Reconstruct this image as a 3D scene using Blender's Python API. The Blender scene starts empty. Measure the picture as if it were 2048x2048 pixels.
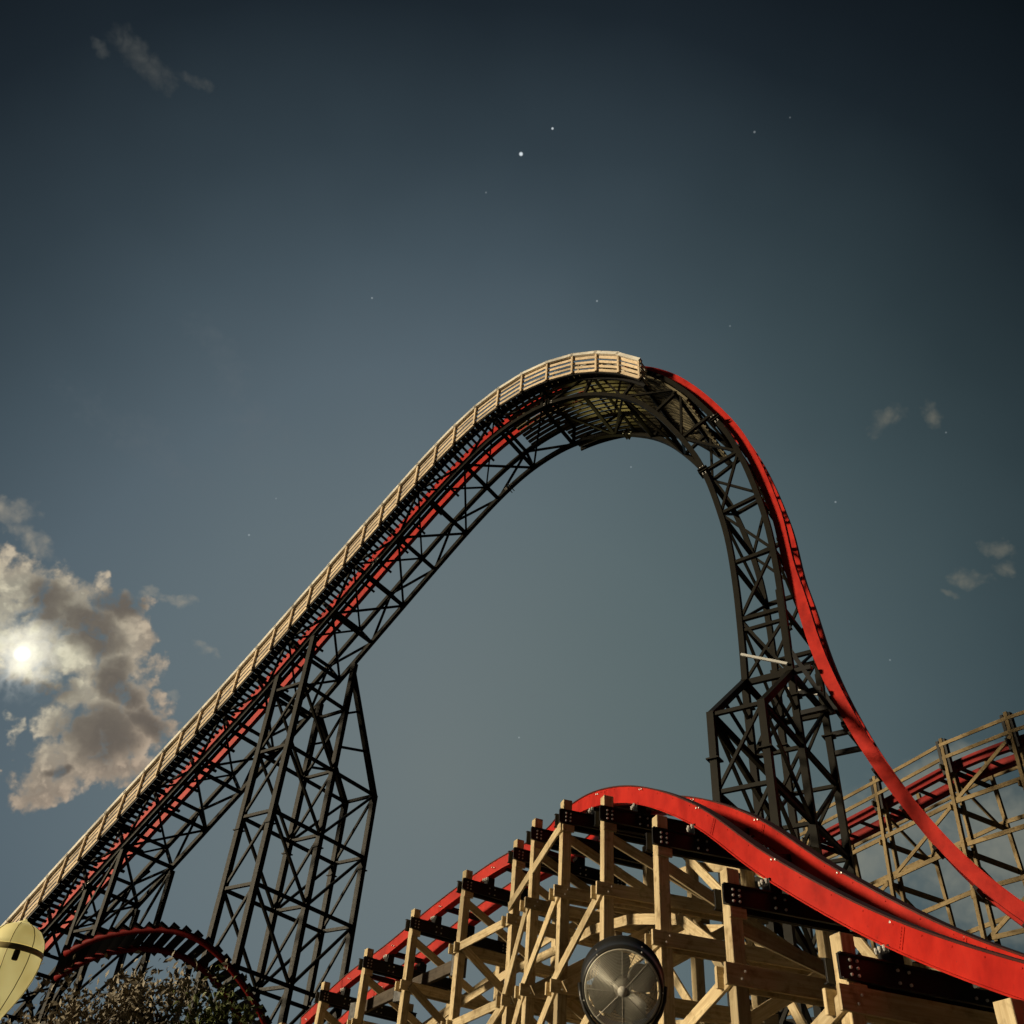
import bpy, bmesh, random, math
from mathutils import Vector, Matrix
from math import radians, sin, cos, pi, sqrt, atan2
random.seed(11)
SC = bpy.context.scene
COL = SC.collection

# ------------------------------------------------------------------ camera
FPX = 1883.07
PITCH, ROLL = radians(40.387), radians(5.036)
EYE = Vector((0, 0, 1.6))
FW = Vector((0, cos(PITCH), sin(PITCH)))
U0 = Vector((0, -sin(PITCH), cos(PITCH)))
RT = cos(ROLL) * Vector((1, 0, 0)) + sin(ROLL) * U0
UP = -sin(ROLL) * Vector((1, 0, 0)) + cos(ROLL) * U0
cam = bpy.data.cameras.new('camera')
cam.sensor_fit = 'HORIZONTAL'; cam.sensor_width = 36.0
cam.lens = FPX / 2048 * 36.0
cam.clip_start = 0.05; cam.clip_end = 20000
co = bpy.data.objects.new('camera', cam); COL.objects.link(co)
m = Matrix.Identity(4)
for i in range(3):
    m[i][0] = RT[i]; m[i][1] = UP[i]; m[i][2] = -FW[i]; m[i][3] = EYE[i]
co.matrix_world = m
SC.camera = co

def direction(px, py):
    """world direction seen at a point of the 2048 px photograph"""
    return (px - 1024) / FPX * RT - (py - 1024) / FPX * UP + FW
def at(px, py, depth):
    return EYE + direction(px, py) * depth

# ------------------------------------------------------------------ view
SC.view_settings.view_transform = 'Standard'
SC.view_settings.look = 'None'
SC.view_settings.exposure = 0.0
SC.view_settings.gamma = 1.0
SC.render.resolution_x = 1024; SC.render.resolution_y = 1024
SC.render.engine = 'CYCLES'

# ------------------------------------------------------------------ sun (the park's flood of warm light)
SUN_AZ, SUN_EL = radians(257), radians(12)
sun = bpy.data.lights.new('sun', 'SUN')
sun.energy = 4.4; sun.angle = radians(7.0); sun.color = (1.0, 0.84, 0.58)
so = bpy.data.objects.new('sun', sun); COL.objects.link(so)
sd = Vector((sin(SUN_AZ) * cos(SUN_EL), cos(SUN_AZ) * cos(SUN_EL), sin(SUN_EL)))
so.rotation_euler = sd.to_track_quat('Z', 'Y').to_euler()

# ------------------------------------------------------------------ world: moonlit night sky with clouds, moon and stars
W = bpy.data.worlds.new('World'); SC.world = W; W.use_nodes = True
wt = W.node_tree; wt.nodes.clear()
class NG:
    def __init__(s, tree): s.t = tree
    def put(s, sock, v):
        if isinstance(v, bpy.types.NodeSocket): s.t.links.new(v, sock)
        else: sock.default_value = v
    def math(s, op, a, b=None, c=None, clamp=False):
        n = s.t.nodes.new('ShaderNodeMath'); n.operation = op; n.use_clamp = clamp
        s.put(n.inputs[0], a)
        if b is not None: s.put(n.inputs[1], b)
        if c is not None: s.put(n.inputs[2], c)
        return n.outputs[0]
    def dot(s, v, w):
        n = s.t.nodes.new('ShaderNodeVectorMath'); n.operation = 'DOT_PRODUCT'
        s.put(n.inputs[0], v); s.put(n.inputs[1], tuple(w) if not isinstance(w, bpy.types.NodeSocket) else w)
        return n.outputs['Value']
    def ramp(s, f, pts, interp='LINEAR'):
        n = s.t.nodes.new('ShaderNodeValToRGB'); s.put(n.inputs[0], f)
        cr = n.color_ramp; cr.interpolation = interp
        while len(cr.elements) < len(pts): cr.elements.new(0.5)
        for el, (p, c) in zip(cr.elements, pts):
            el.position = p; el.color = (*c, 1) if len(c) == 3 else c
        return n.outputs['Color']
    def mix(s, f, a, b, mode='MIX'):
        n = s.t.nodes.new('ShaderNodeMix'); n.data_type = 'RGBA'; n.blend_type = mode
        s.put(n.inputs[0], f)
        s.put(n.inputs[6], a if isinstance(a, bpy.types.NodeSocket) else (*a, 1))
        s.put(n.inputs[7], b if isinstance(b, bpy.types.NodeSocket) else (*b, 1))
        return n.outputs[2]
    def noise(s, vec, scale, detail=4, rough=.55, dist=0.0):
        n = s.t.nodes.new('ShaderNodeTexNoise'); s.put(n.inputs['Vector'], vec)
        n.inputs['Scale'].default_value = scale; n.inputs['Detail'].default_value = detail
        n.inputs['Roughness'].default_value = rough; n.inputs['Distortion'].default_value = dist
        return n
    def sstep(s, x, lo, hi):
        n = s.t.nodes.new('ShaderNodeMapRange'); n.interpolation_type = 'SMOOTHSTEP'
        s.put(n.inputs[0], x); n.inputs[1].default_value = lo; n.inputs[2].default_value = hi
        return n.outputs[0]
g = NG(wt)
tc = wt.nodes.new('ShaderNodeTexCoord')
DV = tc.outputs['Generated']
def lin(r, gg, b):
    return tuple(((c / 255 + .055) / 1.055) ** 2.4 if c > 10 else c / 255 / 12.92 for c in (r, gg, b))
# base: a soft glow low in the sky that falls off towards the zenith
g0 = direction(880, 1560).normalized()
ca = g.dot(DV, g0)
ang = g.math('ARCCOSINE', g.math('MINIMUM', ca, 0.99999))
soft = g.noise(DV, 3.2, 3, .5)
ang2 = g.math('ADD', ang, g.math('MULTIPLY', g.math('SUBTRACT', soft.outputs['Fac'], .5), .10))
base = g.ramp(g.math('DIVIDE', ang2, 1.2), [
    (0.00, lin(106, 118, 119)), (0.14, lin(100, 114, 118)), (0.25, lin(93, 109, 116)), (0.36, lin(81, 98, 108)),
    (0.46, lin(63, 80, 90)), (0.55, lin(45, 60, 69)), (0.648, lin(24, 35, 43)), (0.70, lin(17, 26, 33)), (0.77, lin(7, 14, 18)), (1.0, lin(3, 7, 9))])
# greener to the right, bluer to the left
gx = g.dot(DV, direction(2300, 1300).normalized())
base = g.mix(g.sstep(gx, .74, .99), base, g.mix(1.0, base, (0.80, 0.86, 0.77), 'MULTIPLY'))
# night-time atmosphere
sky = wt.nodes.new('ShaderNodeTexSky'); sky.sky_type = 'NISHITA'; sky.sun_disc = False
sky.sun_elevation = SUN_EL; sky.sun_rotation = SUN_AZ
hs = wt.nodes.new('ShaderNodeHueSaturation'); hs.inputs['Saturation'].default_value = .88; wt.links.new(base, hs.inputs['Color']); base = hs.outputs[0]
base = g.mix(0.002, base, sky.outputs['Color'], 'ADD')
# tangent coordinates on the celestial sphere
class Patch:
    def __init__(s, px, py, warp=0.0, wscale=14.0, warp2=0.0, wscale2=60.0):
        s.e0 = direction(px, py).normalized()
        s.e1 = (direction(px + 50, py).normalized() - s.e0); s.e1 -= s.e1.dot(s.e0) * s.e0; s.e1.normalize()
        s.e2 = s.e0.cross(s.e1) * -1
        if s.e2.dot(direction(px, py + 50) - direction(px, py)) < 0: s.e2 = -s.e2
        w = g.dot(DV, s.e0)
        s.front = g.math('GREATER_THAN', w, 0.2)
        w = g.math('MAXIMUM', w, 0.05)
        u = g.math('DIVIDE', g.dot(DV, s.e1), w); v = g.math('DIVIDE', g.dot(DV, s.e2), w)
        for wa, ws in ((warp, wscale), (warp2, wscale2)):
            if wa:
                n = g.noise(DV, ws, 4, .55)
                sp = wt.nodes.new('ShaderNodeSeparateColor'); wt.links.new(n.outputs['Color'], sp.inputs[0])
                u = g.math('ADD', u, g.math('MULTIPLY', g.math('SUBTRACT', sp.outputs[0], .5), wa))
                v = g.math('ADD', v, g.math('MULTIPLY', g.math('SUBTRACT', sp.outputs[1], .5), wa))
        s.u, s.v = u, v
    def loc(s, px, py):
        d = direction(px, py); w = d.dot(s.e0)
        return d.dot(s.e1) / w, d.dot(s.e2) / w
    def ell(s, px, py, rx, ry, rot=0):
        cx, cy = s.loc(px, py); k = .97 / FPX
        dx = g.math('SUBTRACT', s.u, cx); dy = g.math('SUBTRACT', s.v, cy)
        if rot:
            c_, s_ = cos(radians(rot)), sin(radians(rot))
            dx, dy = (g.math('ADD', g.math('MULTIPLY', dx, c_), g.math('MULTIPLY', dy, s_)),
                      g.math('SUBTRACT', g.math('MULTIPLY', dy, c_), g.math('MULTIPLY', dx, s_)))
        a = g.math('MULTIPLY', dx, 1 / (rx * k)); b = g.math('MULTIPLY', dy, 1 / (ry * k))
        return g.math('SUBTRACT', 1.0, g.math('ADD', g.math('MULTIPLY', a, a), g.math('MULTIPLY', b, b)))
    def union(s, lst):
        r = None
        for e in lst:
            x = s.ell(*e)
            r = x if r is None else g.math('SMOOTH_MAX', r, x, 0.25)
        return g.math('MULTIPLY', g.math('ADD', r, 2.0), s.front)      # 2.0 = the outline
def Z5(*q):
    return tuple((q[0] / 2.683, 980 + q[1] / 2.683)) + tuple(x / 2.683 for x in q[2:4]) + tuple(q[4:])
def vor(scale, vec, feat='F1', sm=.6):
    n = wt.nodes.new('ShaderNodeTexVoronoi'); n.feature = 'SMOOTH_F1' if feat == 'S' else feat
    wt.links.new(vec, n.inputs['Vector']); n.inputs['Scale'].default_value = scale
    if feat == 'S': n.inputs['Smoothness'].default_value = sm
    return n.outputs['Distance']
wn = g.noise(DV, 26, 4, .6)
wv = wt.nodes.new('ShaderNodeVectorMath'); wv.operation = 'MULTIPLY_ADD'
wt.links.new(wn.outputs['Color'], wv.inputs[0]); wv.inputs[1].default_value = (.05, .05, .05); wt.links.new(DV, wv.inputs[2])
DW = wv.outputs[0]
puff = g.math('SUBTRACT', .5, vor(42, DW, 'S', .35))
puff2 = g.math('SUBTRACT', .5, vor(95, DW, 'S', .4))
cloud = Patch(190, 1400, .060, 11, .016, 45)
body = cloud.union([Z5(*e) for e in [(110, 560, 250, 200), (400, 640, 250, 170), (640, 700, 220, 160), (790, 830, 110, 95), (330, 850, 330, 200),
    (600, 950, 290, 140), (740, 1090, 150, 90), (470, 1090, 190, 100), (540, 1270, 330, 160), (780, 1260, 180, 120), (340, 1490, 250, 140),
    (210, 1620, 150, 110), (560, 1510, 250, 100), (-60, 640, 180, 330), (560, 1150, 220, 170), (640, 850, 200, 150), (700, 1180, 170, 120), (560, 1390, 130, 90)]])
dark = Patch(190, 1400, .055, 12, .02, 40)
dk = dark.union([Z5(*e) for e in [(275, 600, 120, 90, 25), (480, 740, 150, 120, 20), (620, 600, 120, 70, 20), (400, 680, 90, 70), (600, 985, 115, 95, 30), (690, 1070, 100, 60, 15),
    (520, 1300, 170, 150), (780, 1230, 130, 60, 25), (60, 1060, 260, 80, 5), (320, 1520, 60, 30)]])
fine = g.noise(DV, 34, 6, .62)
ff = g.math('SUBTRACT', fine.outputs['Fac'], .5)
edge = g.math('ADD', g.math('MULTIPLY', puff, 1.6), g.math('ADD', g.math('MULTIPLY', puff2, .6), g.math('MULTIPLY', ff, 1.7)))
be = g.math('ADD', body, edge)
cm = g.sstep(be, 1.90, 2.74)
rim = g.math('MULTIPLY', g.sstep(be, 1.9, 2.3), g.math('SUBTRACT', 1.0, g.sstep(be, 2.4, 3.1)))
dm = g.sstep(g.math('ADD', dk, g.math('ADD', g.math('MULTIPLY', ff, 1.2), g.math('MULTIPLY', puff2, .7))), 1.0, 3.0)
moon_d = direction(45, 1308).normalized()
mc = g.dot(DV, moon_d)
mang = g.math('ARCCOSINE', g.math('MINIMUM', mc, 0.9999999))
near = g.math('SUBTRACT', 1.0, g.sstep(mang, 0.012, 0.15))
lit = g.mix(near, lin(182, 163, 142), lin(222, 217, 190))
sh = g.sstep(g.math('ADD', g.math('ADD', puff, g.math('MULTIPLY', puff2, .8)), g.math('MULTIPLY', ff, 2.2)), -.25, .62)
lit = g.mix(sh, g.mix(1.0, lit, (.50, .51, .54), 'MULTIPLY'), lit)
lit = g.mix(g.math('MULTIPLY', rim, .22), lit, lin(205, 188, 164))
ccol = g.mix(g.math('MULTIPLY', dm, .90), lit, lin(96, 88, 80))
sky1 = g.mix(g.math('MULTIPLY', cm, .94), base, ccol)
# thin scraps of cloud elsewhere in the sky
def scraps(lst, warp, wscale, col, amt, px, py, lo=1.8, hi=4.2, nz=.9):
    p = Patch(px, py, warp, wscale)
    b = p.union(lst)
    mk = g.sstep(g.math('ADD', b, g.math('ADD', g.math('MULTIPLY', ff, nz * 2.6), g.math('MULTIPLY', puff2, nz * 1.2))), lo, hi)
    return g.math('MULTIPLY', mk, amt), col
for args in [
    ([(350, 1203, 55, 11, 22), (300, 1188, 40, 8, 10), (400, 1300, 34, 12, 20), (355, 1390, 22, 12, 10), (60, 1085, 60, 25, 40), (20, 1020, 60, 30, 30)], .045, 22, lin(160, 153, 138), .7, 250, 1220),
    ([(300, 128, 60, 26, 38), (215, 112, 22, 12, 40), (378, 162, 30, 12, 30)], .06, 16, lin(80, 83, 82), .6, 300, 130),
    ([(2000, 1095, 36, 12, 20), (2018, 1132, 20, 18), (1950, 1148, 38, 18), (1910, 1183, 14, 10), (1864, 822, 20, 26), (1778, 842, 40, 18, -30)], .05, 20, lin(128, 124, 110), .5, 1950, 1100),
    ([(1085, 1360, 45, 14), (520, 870, 90, 60, 40), (440, 730, 120, 50, 50), (300, 870, 200, 60, 35)], .10, 10, lin(98, 106, 112), .26, 900, 1000),
    ([(1820, 1610, 150, 70, -10), (2010, 1690, 180, 80, -15), (1700, 1690, 120, 60), (1900, 1540, 120, 30, -20), (2040, 1820, 150, 60)], .09, 9, lin(132, 133, 122), .70, 1850, 1640, 1.3, 3.6, .5)]:
    f_, c_ = scraps(*args)
    sky1 = g.mix(f_, sky1, c_)
# moon glow, disc, stars
glow = g.math('POWER', g.math('SUBTRACT', 1.0, g.sstep(g.math('ADD', mang, g.math('MULTIPLY', puff2, .02)), 0.0, 0.060)), 2.4)
sky1 = g.mix(g.math('MULTIPLY', glow, .55), sky1, (1.0, .97, .84), 'ADD')
disc = g.math('SUBTRACT', 1.0, g.sstep(g.math('ADD', mang, g.math('MULTIPLY', ff, .006)), 0.0020, 0.0092))
sky1 = g.mix(disc, sky1, (1.6, 1.58, 1.45))
for (sx, sy, sr, sb) in [(1042, 308, 4.2, 1.0), (1105, 257, 2.6, .75), (1509, 264, 2.4, .4), (972, 385, 2.2, .3), (744, 596, 2.4, .6), (1194, 602, 2.4, .6),
                         (1262, 934, 2.0, .4), (498, 1070, 2.2, .5), (1671, 1004, 2.2, .5), (1038, 1475, 2.0, .45), (1780, 1320, 2.0, .35), (552, 997, 2.0, .3), (1892, 865, 2, .3), (1580, 235, 2, .25), (1460, 652, 2, .25)]:
    dd = g.math('ARCCOSINE', g.math('MINIMUM', g.dot(DV, direction(sx, sy).normalized()), 0.9999999))
    sm = g.math('SUBTRACT', 1.0, g.sstep(dd, sr * .35 / FPX, sr * 1.15 / FPX))
    sky1 = g.mix(g.math('MULTIPLY', sm, sb * (.85 if sb > .7 else .40)), sky1, (.80, .88, .92))
bg = wt.nodes.new('ShaderNodeBackground'); wt.links.new(sky1, bg.inputs[0]); bg.inputs[1].default_value = 1.0
wo = wt.nodes.new('ShaderNodeOutputWorld'); wt.links.new(bg.outputs[0], wo.inputs[0])

# ------------------------------------------------------------------ materials
MATS = {}
def material(name, col, rough=.5, metal=0.0, spec=.5, kind='paint', col2=None, bump=.0):
    mt = bpy.data.materials.new(name); mt.use_nodes = True
    t = mt.node_tree; q = NG(t); bs = t.nodes['Principled BSDF']
    bs.inputs['Roughness'].default_value = rough; bs.inputs['Metallic'].default_value = metal
    bs.inputs['Specular IOR Level'].default_value = spec
    tcn = t.nodes.new('ShaderNodeTexCoord')
    oi = t.nodes.new('ShaderNodeObjectInfo')
    geo = t.nodes.new('ShaderNodeNewGeometry')
    col2 = col2 or tuple(c * .6 for c in col)
    if kind == 'wood':
        mp = t.nodes.new('ShaderNodeMapping'); t.links.new(tcn.outputs['UV'], mp.inputs[0])
        mp.inputs['Scale'].default_value = (1.3, 24, 1)
        n1 = q.noise(mp.outputs[0], 1.0, 5, .6, .4)
        mp2 = t.nodes.new('ShaderNodeMapping'); t.links.new(tcn.outputs['UV'], mp2.inputs[0])
        mp2.inputs['Scale'].default_value = (.05, .05, 1)
        n2 = q.noise(mp2.outputs[0], 9.0, 1, .5)
        n3 = q.noise(tcn.outputs['UV'], 5.0, 4, .6)
        c1 = q.ramp(n1.outputs['Fac'], [(.25, col2), (.62, col)])
        c1 = q.mix(1.0, c1, q.ramp(n2.outputs['Fac'], [(.3, (.58, .57, .56)), (.5, (.95, .93, .90)), (.72, (1.15, 1.12, 1.06))]), 'MULTIPLY')
        c1 = q.mix(1.0, c1, q.ramp(n3.outputs['Fac'], [(.30, (.60, .56, .52)), (.48, (1, 1, 1))]), 'MULTIPLY')
        t.links.new(c1, bs.inputs['Base Color'])
        bp = t.nodes.new('ShaderNodeBump'); bp.inputs['Strength'].default_value = .25; bp.inputs['Distance'].default_value = .01
        t.links.new(n1.outputs['Fac'], bp.inputs['Height']); t.links.new(bp.outputs[0], bs.inputs['Normal'])
    else:
        n1 = q.noise(geo.outputs['Position'], 1.7, 6, .65)
        n2 = q.noise(geo.outputs['Position'], 9.0, 5, .7)
        c1 = q.ramp(n1.outputs['Fac'], [(.30, col2), (.62, col)])
        c1 = q.mix(q.sstep(n2.outputs['Fac'], .60, .74), c1, q.mix(1.0, c1, (.72, .68, .66), 'MULTIPLY'))
        if kind == 'red':
            mp = t.nodes.new('ShaderNodeMapping'); t.links.new(geo.outputs['Position'], mp.inputs[0]); mp.inputs['Scale'].default_value = (1.6, 1.6, .8)
            n3 = q.noise(mp.outputs[0], 1.0, 4, .6)
            c1 = q.mix(1.0, c1, q.ramp(n3.outputs['Fac'], [(.30, (.70, .62, .62)), (.50, (1, 1, 1)), (.75, (1.06, 1.25, 1.25))]), 'MULTIPLY')
            n4 = q.noise(geo.outputs['Position'], 30, 3, .6)
            c1 = q.mix(q.math('MULTIPLY', q.sstep(n4.outputs['Fac'], .66, .74), .5), c1, (.06, .03, .025))
        t.links.new(c1, bs.inputs['Base Color'])
        rr = q.math('ADD', q.math('MULTIPLY', q.math('SUBTRACT', n2.outputs['Fac'], .5), .3), rough, clamp=True)
        t.links.new(rr, bs.inputs['Roughness'])
        if bump:
            bp = t.nodes.new('ShaderNodeBump'); bp.inputs['Strength'].default_value = bump; bp.inputs['Distance'].default_value = .02
            t.links.new(n2.outputs['Fac'], bp.inputs['Height']); t.links.new(bp.outputs[0], bs.inputs['Normal'])
    MATS[name] = mt
    return mt
BLACK = material('black_steel', (.0105, .009, .0055), .5, 0, .12, col2=(.006, .005, .0035))
BLACK2 = material('black_beam_paint', (.008, .007, .007), .5, 0, .25, col2=(.005, .005, .005))
RED = material('red_paint', (.48, .022, .013), .5, 0, .16, 'red', col2=(.34, .013, .009))
REDD = material('weathered_red_paint', (.22, .010, .008), .6, 0, .15, col2=(.14, .008, .007))
RAILTOP = material('worn_running_plate', (.075, .018, .014), .55, .1, .3, col2=(.04, .012, .010))
WOOD = material('pine_timber', (.62, .52, .335), .75, 0, .10, 'wood', col2=(.40, .295, .165))
WOODW = material('weathered_timber', (.27, .205, .115), .8, 0, .1, 'wood', col2=(.16, .12, .065))
WOODG = material('grey_timber', (.15, .125, .10), .8, 0, .2, 'wood', col2=(.09, .075, .06))
WALKW = material('walkway_timber', (.76, .63, .46), .7, 0, .15, 'wood', col2=(.64, .50, .35))
CAPW = material('pale_cap_board', (.78, .76, .70), .6, 0, .3, 'wood', col2=(.66, .64, .58))
ZINC = material('zinc_bolts', (.72, .70, .66), .35, .4, .5, col2=(.5, .48, .45))
WHITE = material('highlight_paint', (.48, .48, .46), .4, 0, .4, col2=(.4, .4, .38))  # pale colour standing in for lamp light caught on single steel struts
DARKPL = material('dark_fan_housing', (.016, .015, .013), .38, 0, .5, col2=(.03, .028, .025))
WIRE = material('cream_wire', (.60, .57, .48), .4, .2, .5, col2=(.5, .47, .38))
BLADE = material('grey_fan_blade', (.42, .39, .33), .6, .1, .3, col2=(.33, .31, .26))
POLE = material('dark_green_iron', (.02, .028, .022), .45, 0, .5)
BARK = material('bark', (.09, .065, .045), .9, 0, .2, bump=.6)
ASPH = material('asphalt', (.055, .053, .05), .9, 0, .2, col2=(.04, .039, .037), bump=.4)
def leafmat(name, a, b):
    mt = bpy.data.materials.new(name); mt.use_nodes = True
    t = mt.node_tree; q = NG(t); bs = t.nodes['Principled BSDF']
    geo = t.nodes.new('ShaderNodeNewGeometry')
    n1 = q.noise(geo.outputs['Position'], 1.1, 4, .6)
    c = q.ramp(n1.outputs['Fac'], [(.3, b), (.65, a)])
    t.links.new(c, bs.inputs['Base Color']); bs.inputs['Roughness'].default_value = .6
    bs.inputs['Transmission Weight'].default_value = 0
    return mt
LEAF = leafmat('brown_olive_leaves', (.27, .225, .15), (.15, .125, .085))
LEAFG = leafmat('yellow_green_leaves', (.14, .17, .03), (.06, .08, .02))
gm = bpy.data.materials.new('lit_globe'); gm.use_nodes = True
q = NG(gm.node_tree); bs = gm.node_tree.nodes['Principled BSDF']
bs.inputs['Base Color'].default_value = (.62, .55, .30, 1); bs.inputs['Roughness'].default_value = .35
geo = gm.node_tree.nodes.new('ShaderNodeTexCoord')
nn = q.noise(geo.outputs['Object'], 4.0, 2, .5)
gm.node_tree.links.new(q.ramp(nn.outputs['Fac'], [(.3, (.60, .46, .14)), (.65, (.82, .68, .26))]), bs.inputs['Emission Color'])
bs.inputs['Emission Strength'].default_value = .52

# ------------------------------------------------------------------ mesh builder
class MB:
    def __init__(s): s.v = []; s.f = []; s.uv = []
    def quad(s, idx, uvs): s.f.append(idx); s.uv.append(uvs)
    def box(s, p, q, w, h, up=(0, 0, 1), ext=0.0):
        """bar from p to q, w across (side) and h along up"""
        p = Vector(p); q = Vector(q); d = q - p; L = d.length
        if L < 1e-6: return s
        d /= L; p = p - d * ext; q = q + d * ext; L += 2 * ext
        up = Vector(up); sd = d.cross(up)
        if sd.length < 1e-4: sd = d.cross(Vector((1, 0, 0)))
        sd.normalize(); u = sd.cross(d).normalized()
        b = len(s.v)
        for o in (p, q):
            for (i, j) in ((-1, -1), (1, -1), (1, 1), (-1, 1)):
                s.v.append(o + sd * (i * w / 2) + u * (j * h / 2))
        r = random.random() * 60; r2 = random.random() * 60
        dims = (w, h, w, h)
        for k in range(4):
            k2 = (k + 1) % 4
            s.quad((b + k, b + k2, b + 4 + k2, b + 4 + k), ((r, r2 + k * .3), (r, r2 + k * .3 + dims[k]), (r + L, r2 + k * .3 + dims[k]), (r + L, r2 + k * .3)))
        s.quad((b + 3, b + 2, b + 1, b), ((r, r2), (r, r2 + w), (r + .02, r2 + w), (r + .02, r2)))
        s.quad((b + 4, b + 5, b + 6, b + 7), ((r, r2), (r, r2 + w), (r + .02, r2 + w), (r + .02, r2)))
        return s
    def ring_sweep(s, rings, closed=False, cap=True):
        """rings: list of equal-length lists of points"""
        n = len(rings[0]); b = len(s.v); r2 = random.random() * 40; L = 0
        for R in rings: s.v.extend(Vector(x) for x in R)
        m_ = len(rings)
        for i in range(m_ if closed else m_ - 1):
            i2 = (i + 1) % m_
            dl = (Vector(rings[i2][0]) - Vector(rings[i][0])).length
            for k in range(n):
                k2 = (k + 1) % n
                s.quad((b + i * n + k, b + i * n + k2, b + i2 * n + k2, b + i2 * n + k),
                       ((L, r2 + k * .2), (L, r2 + k * .2 + .2), (L + dl, r2 + k * .2 + .2), (L + dl, r2 + k * .2)))
            L += dl
        if cap and not closed:
            s.quad(tuple(b + k for k in range(n))[::-1], tuple((0, 0) for k in range(n)))
            s.quad(tuple(b + (m_ - 1) * n + k for k in range(n)), tuple((0, 0) for k in range(n)))
        return s
    def tube(s, pts, r, seg=8, closed=False):
        pts = [Vector(p) for p in pts]; rings = []
        n = len(pts); ref = None
        for i, p in enumerate(pts):
            if closed: t = pts[(i + 1) % n] - pts[i - 1]
            else: t = pts[min(i + 1, n - 1)] - pts[max(i - 1, 0)]
            t.normalize()
            if ref is None:
                ref = t.cross(Vector((0, 0, 1)))
                if ref.length < .05: ref = t.cross(Vector((1, 0, 0)))
            a = (ref - ref.dot(t) * t).normalized(); ref = a; b_ = t.cross(a)
            rr = r[i] if isinstance(r, (list, tuple)) else r
            rings.append([p + a * (rr * cos(2 * pi * k / seg)) + b_ * (rr * sin(2 * pi * k / seg)) for k in range(seg)])
        return s.ring_sweep(rings, closed)
    def disc_ring(s, c, ax, r, wire, seg=72, wseg=4):
        ax = Vector(ax).normalized(); a = ax.cross(Vector((0, 0, 1))).normalized(); b_ = ax.cross(a)
        return s.tube([c + a * (r * cos(2 * pi * k / seg)) + b_ * (r * sin(2 * pi * k / seg)) for k in range(seg)], wire, wseg, True)
    def lathe(s, c, ax, prof, seg=32, cap=True):
        ax = Vector(ax).normalized(); a = ax.cross(Vector((0, 0, 1)))
        if a.length < .01: a = Vector((1, 0, 0))
        a.normalize(); b_ = ax.cross(a)
        rings = [[c + ax * z + a * (r * cos(2 * pi * k / seg)) + b_ * (r * sin(2 * pi * k / seg)) for k in range(seg)] for (r, z) in prof]
        return s.ring_sweep(rings, False, cap)
    def build(s, name, mat, parent=None, bevel=0.0, smooth=False):
        me = bpy.data.meshes.new(name)
        me.from_pydata([tuple(v) for v in s.v], [], s.f)
        ul = me.uv_layers.new(name='UVMap'); i = 0
        flat = [c for u in s.uv for c in u]
        for li, c in enumerate(flat): ul.data[li].uv = c
        me.materials.append(mat)
        if smooth:
            for p in me.polygons: p.use_smooth = True
        bmx = bmesh.new(); bmx.from_mesh(me); bmesh.ops.recalc_face_normals(bmx, faces=bmx.faces); bmx.to_mesh(me); bmx.free()
        o = bpy.data.objects.new(name, me); COL.objects.link(o)
        if parent is not None:
            o.parent = parent; o.matrix_parent_inverse = parent.matrix_basis.inverted()
        if bevel:
            bv = o.modifiers.new('bevel', 'BEVEL'); bv.width = bevel; bv.segments = 2; bv.limit_method = 'ANGLE'
        return o
def thing(name, label, cat, loc=(0, 0, 0), group=None):
    o = bpy.data.objects.new(name, None); COL.objects.link(o); o.location = loc; o.empty_display_size = .3
    o['label'] = label; o['category'] = cat
    if group: o['group'] = group
    return o
def scatter(name, prof, ax, places, mat, parent, seg=8):
    """one small turned part, repeated as objects that share its mesh"""
    o = MB().lathe(Vector((0, 0, 0)), ax, prof, seg).build(name, mat, parent)
    inv = o.matrix_parent_inverse.copy()
    o.location = places[0]
    for p in places[1:]:
        q_ = o.copy(); COL.objects.link(q_); q_.parent = parent; q_.matrix_parent_inverse = inv; q_.location = p
    return o
def catmull(pts, step=.8):
    pts = [Vector(p) for p in pts]
    P = [pts[0] * 2 - pts[1]] + pts + [pts[-1] * 2 - pts[-2]]
    dense = []
    for i in range(1, len(P) - 2):
        p0, p1, p2, p3 = P[i - 1:i + 3]
        for k in range(16):
            t = k / 16
            dense.append(.5 * ((2 * p1) + (p2 - p0) * t + (2 * p0 - 5 * p1 + 4 * p2 - p3) * t * t + (3 * p1 - p0 - 3 * p2 + p3) * t ** 3))
    dense.append(P[-2])
    L = [0]
    for a, b in zip(dense, dense[1:]): L.append(L[-1] + (b - a).length)
    n = max(2, int(round(L[-1] / step))); out = []; j = 0
    for k in range(n + 1):
        d = L[-1] * k / n
        while j < len(L) - 2 and L[j + 1] < d: j += 1
        t = (d - L[j]) / max(1e-9, L[j + 1] - L[j])
        out.append(dense[j].lerp(dense[j + 1], t))
    return out

# ------------------------------------------------------------------ ground
gb = MB(); gb.v = [Vector((-3000, -3000, 0)), Vector((3000, -3000, 0)), Vector((3000, 3000, 0)), Vector((-3000, 3000, 0))]
gb.quad((0, 1, 2, 3), ((0, 0), (1, 0), (1, 1), (0, 1)))
gr = gb.build('ground', ASPH); gr['kind'] = 'structure'

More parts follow.
